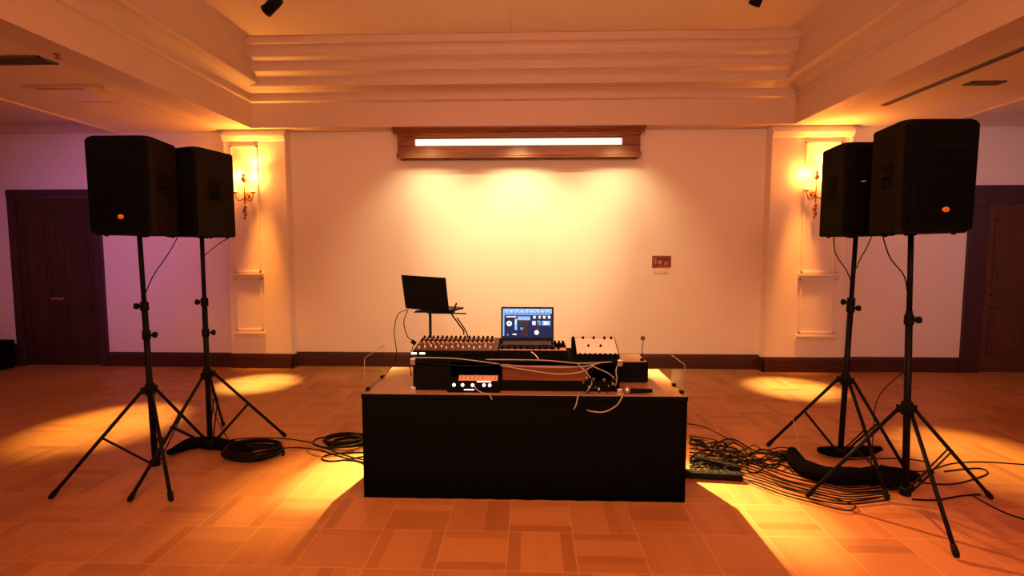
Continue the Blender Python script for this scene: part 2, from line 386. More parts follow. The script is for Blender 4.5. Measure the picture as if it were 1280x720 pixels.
# ------------------------------------------------------------------ sconces
def sconce():
    r = empty('wall_sconce')
    MB().lathe([(.045, 0), (.05, .008), (.03, .02), (.012, .03)], 16, RX(PI / 2)).build('backplate', M_BRASS, r)
    for s in (-1, 1):
        p = smooth_path([(0, -.03, 0), (s * .04, -.06, -.06), (s * .10, -.08, -.07), (s * .13, -.09, 0), (s * .13, -.09, .03)], 6)
        a = MB().tube(p, .008, 8); a.lathe([(.012, .02), (.035, .03), (.038, .038), (.012, .042)], 14, T(s * .13, -.09, 0))
        ar = a.build('arm', M_BRASS, r)
        MB().lathe([(.018, .045), (.03, .06), (.036, .10), (.034, .15), (.026, .19), (.028, .20)], 16, T(s * .13, -.09, 0)).build('lamp_shade', M_GLOW, ar)
    MB().lathe([(.01, .0), (.03, .02), (.045, .05), (.02, .075), (.028, .10), (.008, .12)], 12, T(0, -.08, .18)).build('finial', M_BRASS, r)
    MB().tube([(0, -.08, .2), (0, -.08, -.12)], .007, 8).build('stem', M_BRASS, r)
    d = MB()
    for k, (z, q) in enumerate(((-.17, .022), (-.22, .030), (-.28, .026), (-.33, .018))):
        d.lathe([(.003, -q * 1.2), (q * .8, -q * .5), (q, 0), (q * .6, q * .7), (.003, q * 1.1)], 6, T(.008 * (-1) ** k, -.08, z))
    d.tube([(0, -.08, -.12), (0, -.08, -.34)], .003, 6)
    d.build('crystal_drop', M_CRYSTAL, r)
    return r
sc = sconce(); sc.location = (-4.07, YP, 2.53)
tag(sc, 'brass candle wall sconce with amber drops beside the left-hand speakers', 'wall sconce', 'brass sconces on the piers')
sc2 = copy_tree(sc); sc2.location = (3.96, YP, 2.53)
tag(sc2, 'brass candle wall sconce with amber drops beside the right-hand speakers')

# ------------------------------------------------------------------ small wall and ceiling fittings
pq = empty('wall_plaque', (1.93, YC, 1.575)); tag(pq, 'small dark red plaque on the cream wall right of the yellow glow', 'plaque')
m = MB(); m.box(-.135, .135, -.012, 0, -.085, .085, bev=.003); m.build('board', M_SIGN, pq)
m = MB()
for a, b, c, d in ((-.12, .12, .066, .074), (-.12, .12, -.074, -.066), (-.12, -.113, -.07, .07), (.113, .12, -.07, .07)): m.box(a, b, -.016, -.010, c, d)
m.lathe([(.035, 0), (.035, .004), (.02, .008)], 16, T(-.02, -.011, -.015) @ RX(PI / 2)); m.box(.04, .09, -.016, -.010, -.05, .0); m.box(-.10, -.075, -.016, -.01, -.03, .05)
m.build('relief', M_SIGN2, pq)
sp = empty('switch_plate', (1.93, YC, 1.43)); tag(sp, 'pale switch plate on the wall just below the dark red plaque', 'switch')
MB().box(-.12, .10, -.008, 0, -.03, .03, bev=.003).build('plate', M_PLATE, sp)
for x in (-.07, -.01, .05): MB().box(x - .012, x + .012, -.014, -.006, -.016, .016, bev=.002).build('rocker', M_PLATE, sp)

def spot_head(x, y, rx, ry):
    r = empty('ceiling_spotlight', (x, y, HT))
    MB().lathe([(.05, 0), (.05, -.012), (.02, -.02)], 16).build('canopy', M_METAL, r)
    MB().tube([(0, 0, -.01), (0, 0, -.09)], .01, 8).build('stem', M_METAL, r)
    mt = T(0, 0, -.14) @ RY(ry) @ RX(rx)
    h = MB().lathe([(.03, .13), (.045, .12), (.055, .05), (.06, -.06), (.065, -.10), (.058, -.10), (.05, -.05)], 18, mt).build('lamp_head', M_METAL, r)
    m = MB(); m.tube(smooth_path([(-.065, 0, -.14), (-.06, 0, -.10), (0, 0, -.075), (.06, 0, -.10), (.065, 0, -.14)], 4), .006, 6); m.build('yoke', M_METAL, r)
    return r
a = spot_head(-2.76, 5.62, .3, 1.1); tag(a, 'black spotlight head on the tray ceiling near its left edge', 'spotlight', 'ceiling spotlights')
a = spot_head(2.36, 5.55, .4, .4); tag(a, 'black spotlight head on the tray ceiling near its right edge', 'spotlight', 'ceiling spotlights')
# vents and panels in the soffits
def vent(name, x0, x1, y0, y1, n, label, along='Y'):
    r = empty(name, ((x0 + x1) / 2, (y0 + y1) / 2, HS)); tag(r, label, 'vent'); w, h = (x1 - x0) / 2, (y1 - y0) / 2
    m = MB(); t = min(.02, w * .4)
    m.box(-w, w, -h, -h + t, -.012, 0); m.box(-w, w, h - t, h, -.012, 0); m.box(-w, -w + t, -h, h, -.012, 0); m.box(w - t, w, -h, h, -.012, 0); m.build('frame', M_VENT, r)
    m = MB()
    for k in range(n):
        if along == 'Y':
            x = -w + t + (k + .5) * (2 * w - 2 * t) / n; m.box(x - .004, x + .004, -h + t, h - t, -.012, 0)
        else:
            y = -h + t + (k + .5) * (2 * h - 2 * t) / n; m.box(-w + t, w - t, y - .004, y + .004, -.012, 0)
    m.build('slat', M_VENT, r)
    return r
vent('slot_vent', 4.165, 4.235, 3.2, 6.35, 2, 'long narrow dark slot vent in the ceiling beside the right-hand beam')
vent('square_vent', -5.2, -4.33, 4.52, 4.72, 6, 'grey slatted vent in the ceiling at the upper left corner', 'X')
vent('small_vent', 4.5, 4.85, 5.50, 5.62, 4, 'small slatted vent in the ceiling outside the slot vent', 'X')
ap = empty('access_panel', (-4.98, 5.66, HS)); tag(ap, 'pale square access panel in the ceiling above the left speakers', 'access panel')
MB().box(-.24, .24, -.23, .23, -.012, 0, bev=.003).build('panel', M_PLATE, ap); m = MB()
for a in (-.255, .24): m.box(a, a + .015, -.245, .245, -.016, 0)
for a in (-.245, .23): m.box(-.255, .255, a, a + .015, -.016, 0)
m.build('frame', M_TRIM, ap)
q = at(72, 68, HS); sk = empty('sprinkler_head', (q.x, q.y, HS)); tag(sk, 'tiny sprinkler head on the beam underside at upper left', 'sprinkler')
MB().lathe([(.03, 0), (.028, -.008), (.01, -.012), (.01, -.03)], 12).build('escutcheon', M_BRASS, sk); MB().lathe([(.004, -.03), (.022, -.034), (.022, -.038)], 12).build('deflector', M_BRASS, sk)

# ------------------------------------------------------------------ PA speakers
SH = .695
def speaker():
    r = empty('loudspeaker')
    fw, bw, d0, d1 = .222, .135, -.215, .195
    pts = [(-fw, d0 + .05), (-fw + .018, d0 + .015), (-fw + .05, d0), (fw - .05, d0), (fw - .018, d0 + .015), (fw, d0 + .05), (bw + .03, d1 - .03), (bw, d1), (-bw, d1), (-bw - .03, d1 - .03)]
    MB().prism(pts, 0, SH, 'Z', bev=.008).build('cabinet', M_SIDE, r)
    # moulded front baffle with rounded rim
    t = bmesh.new()
    m = MB(); yo = d0 - .012
    out = [(-fw + .01, .03), (-fw + .035, .012), (fw - .035, .012), (fw - .01, .03), (fw - .004, SH - .035), (fw - .03, SH - .010), (-fw + .03, SH - .010), (-fw + .004, SH - .035)]
    m.prism(out, yo, d0 + .02, 'Y', bev=.005); t.free()
    m.build('front_baffle', M_BLK, r)
    # woofer grille: shallow dome, horn mouth above
    g = MB(); n = 10
    rows = []
    for i in range(n + 1):
        z = .045 + (.40) * i / n
        rows.append([g.bm.verts.new((x, yo - .004 - .018 * math.cos(PI * x / .40) * math.sin(PI * min(1, max(0, (i + .6) / (n + 1.2)))), z)) for x in [(-.195 + .39 * k / 12) for k in range(13)]])
    for i in range(n):
        for k in range(12):
            f = g.bm.faces.new((rows[i][k], rows[i][k + 1], rows[i + 1][k + 1], rows[i + 1][k])); f.smooth = True
    bl = [g.bm.verts.new((x, yo + .002, z)) for x, z in ((-.195, .045), (.195, .045), (.195, .445), (-.195, .445))]
    g.bm.faces.new(bl)
    g.build('woofer_grille', M_GRILLE, r)
    # arc rim over the woofer
    arc = [(.20 * math.cos(a), yo - .006, .30 + .165 * math.sin(a)) for a in [PI * k / 16 for k in range(17)]]
    MB().tube(arc, .006, 6).build('grille_rim', M_BLK, r)
    h = MB()
    ring = lambda w, hh, y: [h.bm.verts.new((w * math.copysign(abs(math.cos(a)) ** .45, math.cos(a)), y, .575 + hh * math.copysign(abs(math.sin(a)) ** .45, math.sin(a)))) for a in [2 * PI * k / 24 for k in range(24)]]
    R = [ring(.175, .075, yo - .001), ring(.17, .070, yo - .008), ring(.16, .062, yo - .002), ring(.06, .03, yo - .0005)]
    for i in range(3):
        for k in range(24):
            f = h.bm.faces.new((R[i][k], R[i][(k + 1) % 24], R[i + 1][(k + 1) % 24], R[i + 1][k])); f.smooth = True
    h.bm.faces.new(R[3]); h.build('horn', M_BLK, r)
    # side handles: recessed cup and grip
    for s in (-1, 1):
        ang = math.atan2(fw - (bw + .03), (d1 - .03) - (d0 + .05))
        mt = T(s * .205, -.04, .37) @ RZ(s * ang)
        c = MB(); c.box(-.004, .004, -.055, .055, -.075, .075, mt, bev=.003)
        hd = c.build('handle_cup', M_BLK, r)
        k = MB(); k.tube([mt @ Vector((s * .004, -.05, .0)), mt @ Vector((s * .014, -.03, .0)), mt @ Vector((s * .014, .03, .0)), mt @ Vector((s * .004, .05, .0))], .01, 8); k.build('handle', M_RUB, hd)
    MB().lathe([(.035, -.012), (.035, 0), (.022, .002)], 16).build('pole_socket', M_METAL, r)
    scatter('rubber_foot', MB().lathe([(.012, -.01), (.014, 0)], 10), M_RUB, r, [T(x, y, 0) for x, y in ((-.15, -.16), (.15, -.16), (-.1, .14), (.1, .14))])
    return r
def badge(r, x, z, w=.022, h=.016):
    yo = -.215 - .012 - .03
    b = MB(); b.lathe([(1, 0), (1, .15), (.8, .25)], 18, T(x, yo + .01, z) @ RX(PI / 2) @ Matrix.Diagonal((w, h, .03, 1)))
    o = b.build('badge', M_ORANGE, r); o['label'] = 'small orange maker badge'
    k = MB(); k.tube([(x - w * .55, yo - .0008, z - h * .3), (x - w * .2, yo - .001, z + h * .35), (x + w * .1, yo - .001, z - h * .2), (x + w * .5, yo - .0008, z + h * .2)], .0016, 6)
    k.build('badge_mark', M_BRASS, o)
sp0 = speaker(); ZB = 1.855
speakers = {}
for i, (k, x, y, rz, s, lab) in enumerate((
    ('LF', -2.90, 3.78, 0.0, 1.0, 'black loudspeaker at far left showing its front and an orange badge'),
    ('LR', -2.72, 4.22, -.36, 1.0, 'black loudspeaker turned away beside the left wall sconce'),
    ('RR', 2.57, 4.18, 0.03, 1.0, 'smaller-looking black loudspeaker beside the right wall sconce'),
    ('RF', 2.53, 3.50, 0.02, 1.0, 'large black loudspeaker at far right showing an orange badge'))):
    o = sp0 if i == 0 else copy_tree(sp0)
    o.location = (x, y, ZB); o.rotation_euler.z = rz
    tag(o, lab, 'loudspeaker', 'loudspeakers on tripod stands'); speakers[k] = o
badge(speakers['LF'], .035, .125); badge(speakers['RF'], .02, .14)
for k, (x, z) in dict(RR=(-.10, .40)).items():
    b = MB(); b.box(x - .012, x + .012, -.262, -.238, z - .004, z + .004, bev=.001); b.build('highlight_chip', M_GLINT, speakers[k])  # small white highlight modelled as a pale chip
b = MB(); b.box(-.018, .018, .1935, .1975, .33, .345, bev=.001); b.build('highlight_chip', M_GLINT, speakers['LR'])  # pale chip for the highlight at the cabinet's back edge

# ------------------------------------------------------------------ tripod stands
def stand(px, py, feet, zc, clamps, label, top=(0, 0)):
    r = empty('speaker_stand', (px, py, 0)); tag(r, label, 'speaker stand', 'tripod speaker stands')
    tx, ty = top
    zt = ZB - .004
    line = lambda z: Vector((tx * z / zt, ty * z / zt, z))
    MB().tube([line(.07), line(1.34)], .021, 14).build('lower_pole', M_METAL, r)
    MB().tube([line(1.30), line(zt)], .0165, 14).build('upper_pole', M_METAL, r)
    m = MB(); c = line(zc); m.lathe([(.022, -.05), (.034, -.045), (.036, .03), (.028, .045), (.022, .05)], 16, T(*c))
    m.build('collar', M_RUB, r)
    m = MB(); m.lathe([(.0215, -.05), (.036, -.045), (.036, .0), (.022, .01)], 16, T(*line(.12))); m.build('hub', M_RUB, r)
    for z, side in clamps:
        m = MB(); m.lathe([(.022, -.035), (.029, -.03), (.029, .03), (.0175, .038)], 14, T(*line(z)))
        cl = m.build('clamp', M_RUB, r)
        k = MB(); k.lathe([(.008, 0), (.008, .022), (.022, .025), (.024, .045), (.012, .05)], 10, T(*line(z)) @ RZ(side) @ T(.025, 0, 0) @ RY(PI / 2)); k.build('knob', M_RUB, cl)
    for fx, fy in feet:
        f = Vector((fx - px, fy - py, .022)); d = Vector((f.x, f.y, 0)).normalized()
        c0 = line(zc) + d * .055 + Vector((0, 0, -.01)); h0 = line(.10) + d * .03
        m = MB(); m.tube([c0, f], .0125, 10); m.box(-.012, .06, -.018, .018, -.03, .02, T(*line(zc)) @ RZ(math.atan2(d.y, d.x)), bev=.003)
        lg = m.build('leg', M_METAL, r)
        e = (f - c0).normalized()
        fo = MB(); fo.tube([f - e * .055, f - e * .01, f + e * .012], [.016, .019, .013], 10); fo.build('rubber_foot', M_RUB, lg)
        mid = c0.lerp(f, .46)
        b = MB(); sd = Vector((-d.y, d.x, 0))
        for s in (-1, 1): b.tube([h0 + sd * .016 * s, mid + sd * .016 * s], .0055, 6)
        b.tube([mid - sd * .022, mid + sd * .022], .006, 6)
        b.build('brace', M_METAL, r)
    return r
stand(-2.90, 3.78, [(-3.341, 3.36), (-2.477, 3.354), (-2.93, 4.449)], .68, [(1.32, PI), (1.10, 0.1)], 'black tripod stand holding the far left loudspeaker', (-.03, 0))
stand(-2.72, 4.18, [(-2.76, 3.34), (-2.272, 4.59), (-3.02, 4.86)], .70, [(1.31, PI), (1.05, 0.2)], 'black tripod stand standing behind the far left stand', (-.01, .03))
stand(2.56, 4.18, [(2.128, 4.501), (2.93, 3.93), (2.50, 3.53)], .70, [(1.33, PI), (1.28, 0)], 'black tripod stand with a leg over the long black bag', (.04, 0))
stand(2.585, 3.48, [(2.427, 2.862), (3.238, 3.575), (1.97, 3.56)], .68, [(1.28, 0)], 'black tripod stand holding the far right loudspeaker', (-.05, .02))

# ------------------------------------------------------------------ table
TX0, TX1, TY0, TY1, TZ = -1.16, 1.085, 3.465, 4.26, .752
tb = empty('dj_table', ((TX0 + TX1) / 2, TY0, 0)); tag(tb, 'long low table wrapped to the floor in black cloth, under the music gear', 'table')
hw = (TX1 - TX0) / 2; dp = TY1 - TY0
m = MB(); n = 60
# cloth skirt: gentle waves, a closed band with thickness
def ring_pts(z, amp):
    out = []
    per = [(-hw, 0), (hw, 0), (hw, dp), (-hw, dp)]
    for i in range(4):
        a = Vector(per[i]); b = Vector(per[(i + 1) % 4]); k = 40 if i % 2 == 0 else 14
        nrm = Vector(((b - a).y, -(b - a).x)).normalized()
        for j in range(k):
            t = j / k; w = amp * math.sin(j * 1.9 + i) * math.sin(PI * t) * .6
            p = a.lerp(b, t) + nrm * w; out.append((p.x, p.y, z))
    return out
rows = [ring_pts(z, am) for z, am in ((TZ - .02, 0), (.5, .003), (.25, .005), (.004, .008))]
vs = [[m.bm.verts.new(p) for p in r_] for r_ in rows]
for i in range(3):
    k = len(vs[i])
    for j in range(k):
        f = m.bm.faces.new((vs[i][j], vs[i][(j + 1) % k], vs[i + 1][(j + 1) % k], vs[i + 1][j])); f.smooth = True
m.bm.faces.new(vs[0]); m.bm.faces.new(vs[-1][::-1])
m.build('table_skirt', M_CLOTH, tb)
MB().box(-hw - .001, hw + .001, -.003, dp + .003, TZ - .014, TZ, bev=.004).build('tabletop', M_TOP, tb)['label'] = 'satin top surface with painted brown reflection'
MB().box(-hw - .003, hw + .003, -.006, -.003, TZ - .03, TZ - .003).build('edge_band', M_BLK, tb)

def acr(x, y0, y1, z1, lab, bk):
    r = empty('acrylic_screen', (x, y0, TZ)); tag(r, lab, 'acrylic screen', 'clear screens at the table ends')
    MB().prism([(0, .0), (0, z1 - .01), (.012, z1), (y1 - y0, z1), (y1 - y0, 0)], -.003, .003, 'X').build('sheet', M_CLEAR, r)
    m = MB(); m.tube([(0, 0, 0), (0, 0, z1 - .01)], .0022, 6); m.tube([(0, 0, z1 - .01), (0, .012, z1), (0, y1 - y0, z1)], .0022, 6); m.build('polished_edge', M_GREY, r)
    for a in (.05, y1 - y0 - .09): MB().box(-.012, .012, a, a + .04, 0, .02, bev=.002).build('bracket', M_METAL, r)
acr(TX0 + .02, 3.475, 3.97, .245, 'clear acrylic screen standing on the left end of the black table', 0)
acr(TX1 - .02, 3.475, 3.80, .215, 'clear acrylic screen standing on the right end of the black table', 0)

# ------------------------------------------------------------------ gear on the table
# lower road case
case = empty('equipment_case', (-.09, 3.56, TZ)); tag(case, 'wide black open-front equipment case on the table under the mixer', 'equipment case')
m = MB(); cw = .73; cdp = .47; ch = .205
m.box(-cw, cw, .0, cdp, 0, .012); m.box(-cw, -cw + .015, 0, cdp, .012, ch); m.box(cw - .015, cw, 0, cdp, .012, ch); m.box(-cw + .015, cw - .015, cdp - .012, cdp, .012, ch)
m.box(-cw + .015, -.46, 0.0, .012, .012, ch); m.box(-.46, cw - .015, .0, .010, .012, .075)
m.build('case_body', M_BLK, case)
MB().box(-cw - .01, cw + .01, -.01, cdp + .01, ch, ch + .014, bev=.003).build('case_top', M_BLK, case)
for x in (-cw, cw):
    for z in (0, ch): MB().box(x - .018, x + .018, -.014, .02, z - (0 if z == 0 else .02), z + .024, bev=.004).build('corner_guard', M_SILVER, case)
m = MB(); m.box(-.10, .52, .06, .30, .012, .17, bev=.01); m.build('foam_block', M_VAL, case)['label'] = 'brown padded insert'

# big mixer, left on the case
ZT = TZ + ch + .014
mx = empty('mixing_console', (-.53, 3.60, ZT)); tag(mx, 'wide mixing console with rows of knobs below the raised laptop', 'mixer')
tilt = T(0, 0, .02) @ RX(math.radians(7))
MB().box(-.30, .32, 0, .34, .0, .035, tilt, bev=.006).build('console_body', M_BLK, mx)
MB().box(-.288, .308, .012, .328, .036, .039, tilt).build('fascia', M_DARKF, mx)
for j, y in enumerate((.31, .27, .23, .19, .15)):
    knobs(mx, [-.275 + .035 * (k + .5 * (j % 2)) for k in range(16)], [y], .039, .0085, .013 + .006 * (j == 0), tilt, (M_BLK, M_SILVER, M_BLK, M_PINK, M_SILVER)[j])
scatter('fader', MB().box(-.005, .005, -.009, .009, 0, .013), M_WHITE, mx, [tilt @ T(-.265 + .04 * k, .06 + (k * 37 % 5) * .01, .039) for k in range(14)])
scatter('glowing_jack_plate', MB().box(-.02, .02, -.006, 0, .0, .014, bev=.002), M_LED, mx, [tilt @ T(-.29, 0, .012), tilt @ T(-.23, 0, .012)])  # plates given emission though no lamps sit in them

# control surface under the laptop, in the middle
ct = empty('control_surface', (-.02, 3.62, ZT)); tag(ct, 'black control surface with small knobs under the glowing laptop', 'controller')
MB().box(-.20, .30, 0, .30, 0, .06, bev=.006).build('body', M_BLK, ct)
knobs(ct, [-.17 + .045 * k for k in range(10)], [.065, .03], .060, .009, .02); knobs(ct, [.22, .25, .28], [.12, .18, .24], .060, .009, .03)
MB().box(-.19, .29, .005, .10, .060, .0625).build('fascia', M_PINK, ct)

# open laptop with lit screen, facing the camera
def laptop(name, w, d, h, th, open_deg, keym, lidm):
    r = empty(name)
    MB().box(-w / 2, w / 2, -d, 0, 0, .014, bev=.004).build('base', lidm, r)
    m = MB()
    for i in range(5):
        for k in range(13): m.box(-w / 2 + .02 + k * (w - .04) / 13, -w / 2 + .02 + (k + .82) * (w - .04) / 13, -d * .5 + i * .021 - .01, -d * .5 + i * .021 + .007, .014, .0165)
    m.build('keyboard', keym, r)
    MB().box(-.045, .045, -d + .015, -d * .58, .014, .0148).build('trackpad', M_METAL, r)
    hg = T(0, 0, .014) @ RX(-math.radians(open_deg - 90))
    ld = MB().box(-w / 2, w / 2, 0, .007, 0, h, hg, bev=.003).build('lid', lidm, r)
    return r, hg, ld
lp, hg, ld = laptop('laptop', .405, .24, .265, .01, 97, M_KEYS, M_METAL)
lp.location = (-.01, 3.90, ZT + .0605); tag(lp, 'open laptop with a glowing blue screen in the centre of the table', 'laptop')
w, h = .405, .265
ds = MB().box(-w / 2 + .012, w / 2 - .012, -.001, .0005, .03, h - .012, hg).build('display', M_SCR, ld)
SW, SZ0, SZ1 = w / 2 - .014, .032, h - .014
def cell(m, u0, u1, v0, v1):                       # u from left, v from top, both 0..1 of the display
    m.box(-SW + 2 * SW * u0, -SW + 2 * SW * u1, -.0022, -.0008, SZ1 - (SZ1 - SZ0) * v1, SZ1 - (SZ1 - SZ0) * v0, hg)
m = MB(); cell(m, 0, 1, 0, .17); cell(m, 0, .03, .17, .95); cell(m, .30, .56, .27, .40); cell(m, .24, .29, .35, .75); cell(m, .36, .41, .66, .73); cell(m, .03, .97, .195, .225)
for k in range(4): cell(m, .60 + .1 * k, .67 + .1 * k, .42, .58)
m.build('screen_panel', M_SCRB, ds)
m = MB()
for k in range(9): cell(m, .05 + k * .105, .05 + k * .105 + .04, .05 + .03 * (k % 2), .09 + .03 * (k % 2))
for k in range(4): cell(m, .62 + .1 * k, .67 + .1 * k, .25, .34)
cell(m, .07, .27, .265, .30); cell(m, .255, .275, .38, .55); cell(m, .09, .11, .90, .93); cell(m, .2, .28, .88, .92); cell(m, .60, .67, .45, .55); cell(m, .84, .92, .44, .56)
for u, v_, q in ((.13, .52, .055), (.69, .83, .048)):
    m.lathe([(q * 2 * SW, 0), (q * 2 * SW, .0016)], 18, hg @ T(-SW + 2 * SW * u, -.0006, SZ1 - (SZ1 - SZ0) * v_) @ RX(PI / 2))
m.build('screen_icon', M_SCRW, ds)
m = MB(); cell(m, .33, .53, .40, .62); cell(m, .37, .50, .60, .95); cell(m, .69, .74, .22, .33); cell(m, .68, .75, .45, .72)
for k in range(12): cell(m, .04 + .08 * k, .055 + .08 * k, .10, .15)
m.lathe([(.018 * 2 * SW, 0), (.018 * 2 * SW, .0009)], 12, hg @ T(-SW + 2 * SW * .13, -.0016, SZ1 - (SZ1 - SZ0) * .52) @ RX(PI / 2))
m.build('screen_dark_panel', M_SCRD, ds)  # dark areas of the display content

# white-faced mixer at the right
wm = empty('white_mixer', (.49, 3.64, ZT)); tag(wm, 'small mixer with a bright white sloping face at the right of the gear', 'mixer')
tw = T(0, .0, .012) @ RX(math.radians(24))
MB().prism([(0, 0), (.24, 0), (.24, .115), (0, .012)], -.165, .165, 'X', bev=.004).build('body', M_BLK, wm)
MB().box(-.14, .155, .03, .235, .003, .009, tw, bev=.002).build('fascia', M_WHITE, wm)
knobs(wm, [-.155], [.03, .08, .13, .18, .22], .006, .009, .02, tw); knobs(wm, [-.08, .0, .08, .13], [.22], .009, .009, .018, tw); knobs(wm, [-.05, .04], [.12], .009, .009, .014, tw); knobs(wm, [-.12 + .036 * k for k in range(8)], [.012], .008, .009, .014, tw)

# black box at far right of the gear
bx = empty('power_amplifier', (.78, 3.80, TZ)); tag(bx, 'plain black box unit standing at the right end of the gear', 'amplifier')
MB().box(-.165, .115, 0, .30, .008, .158, bev=.005).build('chassis', M_BLK, bx)
MB().box(-.155, .105, .01, .29, .158, .1605).build('top_plate', M_TOP, bx)
scatter('foot', MB().lathe([(.012, 0), (.014, .01)], 10), M_RUB, bx, [T(x, y, 0) for x in (-.14, .09) for y in (.03, .27)])

# small mixer in the case mouth
sm = empty('compact_mixer', (-.39, 3.565, TZ + .0755)); tag(sm, 'compact mixer with a copper-pink face and white lights in the case mouth', 'mixer')
sm.location = (-.37, 3.505, TZ)
t2 = T(0, 0, .085) @ RX(math.radians(20))
MB().prism([(0, 0), (.05, 0), (.05, .10), (0, .085)], -.20, .17, 'X', bev=.004).build('body', M_BLK, sm)
MB().box(-.12, .155, .0, .06, .0, .006, t2, bev=.002).build('fascia', M_PINK, sm)
knobs(sm, [-.10 + .03 * k for k in range(9)], [.012, .045], .006, .006, .01, t2, M_SILVER)
scatter('indicator', MB().lathe([(.012, 0), (.012, .006), (.006, .009)], 10), M_LED, sm, [T(x, -.0005, .055) @ RX(PI / 2) for x in (-.15, -.09, -.02, .06, .10)])
MB().box(-.08, -.01, -.005, 0, .018, .026, bev=.002).build('light_bar', M_LED, sm); MB().box(.01, .11, -.005, 0, .076, .083, bev=.002).build('light_bar', M_LED, sm)

# raised laptop seen from behind, on its pole stand
ls = empty('laptop_stand', (-.80, 3.93, TZ)); tag(ls, 'thin black pole stand carrying the laptop above the left of the gear', 'laptop stand')
m = MB(); m.box(-.09, .09, .18 - .05, .18 + .13, 0, .008, bev=.002); m.build('base_plate', M_METAL, ls)
m = MB(); m.tube([(0, .18, 0.006), (0, .18, .50)], .011, 10); m.build('pole', M_METAL, ls)
m = MB(); m.box(.0, .20, .06, .34, .493, .501, bev=.002); m.box(-.12, .0, .12, .26, .493, .501, bev=.002); m.tube([(.10, .10, .497), (.22, .06, .497), (.31, .05, .497)], .006, 6); m.tube([(.19, .06, .495), (.26, .05, .40), (.29, .05, .36), (.29, .05, .33)], .006, 6); m.tube([(.215, .05, .53), (.235, .05, .58)], .007, 6); m.tube([(.215, .05, .495), (.215, .05, .53)], .004, 6)
m.build('tray', M_METAL, ls)
l2, hg2, ld2 = laptop('laptop', .40, .25, .27, .01, 104, M_KEYS, M_METAL)
l2.location = (-.81, 4.035, TZ + .515); l2.rotation_euler = (0, math.radians(-2), PI + math.radians(-20)); tag(l2, 'laptop with its black lid towards us, raised on a thin pole', 'laptop')
m = MB(); m.lathe([(.014, 0), (.014, .0008)], 14, hg2 @ T(0, .0072, .135) @ RX(-PI / 2)); m.build('lid_emblem', M_METAL, l2)

# gooseneck microphone at the right end of the table
gl = empty('gooseneck_mic', (.875, 3.86, TZ + .165)); gl.location = (.88, 3.86, TZ + .1605)
tag(gl, 'thin gooseneck rod with a round tip rising from the black box', 'gooseneck microphone')
gl.location.x = .86
MB().lathe([(.016, 0), (.016, .012), (.006, .016)], 12).build('base', M_METAL, gl)
MB().tube(smooth_path([(0, 0, .01), (0, 0, .09), (.006, 0, .14), (.0, -.01, .165)], 5), .003, 8).build('neck', M_METAL, gl)
MB().lathe([(.002, -.018), (.014, -.012), (.018, 0), (.014, .012), (.002, .018)], 12, T(0, -.014, .172)).build('tip', M_DARKF, gl)

# black handset at the table's right front
hs = empty('microphone', (.60, 3.50, TZ)); tag(hs, 'black handheld microphone lying on the tabletop right of the case', 'microphone')
m = MB(); m.tube([(.10, .02, .020), (.26, .03, .018)], [.018, .013], 12); m.build('handle', M_RUB, hs)
m = MB(); m.lathe([(.003, 0), (.018, .006), (.024, .022), (.022, .038), (.016, .045)], 12, T(.06, .0175, .024) @ RY(PI / 2)); m.build('windscreen', M_SILVER, hs)

# ------------------------------------------------------------------ cables
def cable(name, pts, r, mt, label, cat='cable', group=None, n=8):
    o = MB().tube(smooth_path(pts, n), r, 6).build(name, mt)
    return tag(o, label, cat, group)
ztop = ZT
L_case = 'thin cable drooping across the open front of the equipment case'
for k, (pts, mt) in enumerate((
    ([(-.81, 3.54, ztop + .02), (-.5, 3.535, ztop + .015), (-.1, 3.53, ztop - .03), (.3, 3.535, ztop - .04), (.5, 3.535, ztop - .01)], M_GREY),
    ([(-.2, 3.535, ztop - .03), (.0, 3.52, ztop - .06), (.2, 3.52, ztop - .085), (.36, 3.52, ztop - .07), (.46, 3.53, ztop - .02)], M_GREY),
    ([(-.3, 3.53, ztop + .012), (.1, 3.525, ztop + .01), (.35, 3.53, ztop - .01), (.58, 3.535, ztop + .0)], M_GREY),
    ([(-.80, 3.535, ztop - .01), (-.45, 3.53, ztop - .035), (-.2, 3.53, ztop - .02), (0, 3.53, ztop + .01)], M_CABLE),
    ([(.34, 3.53, ztop - .01), (.40, 3.51, ztop - .07), (.44, 3.51, ztop - .14), (.40, 3.50, TZ + .01)], M_GREY),
    ([(.46, 3.53, ztop - .02), (.43, 3.51, ztop - .10), (.46, 3.50, ztop - .16), (.40, 3.49, TZ + .012)], M_CABLE),
    ([(.42, 3.53, ztop - .02), (.50, 3.51, ztop - .05), (.56, 3.51, ztop - .08), (.60, 3.51, ztop - .12)], M_GREY),
    ([(.60, 3.53, ztop + .0), (.62, 3.51, ztop - .06), (.58, 3.50, ztop - .13), (.54, 3.49, TZ + .01)], M_CABLE),
    ([(.63, 3.53, ztop + .0), (.605, 3.51, ztop - .05), (.61, 3.50, ztop - .11), (.60, 3.50, ztop - .16)], M_GREY))):
    cable('gear_cable', pts, .0042, mt, L_case, 'cable', 'cables across the equipment case')
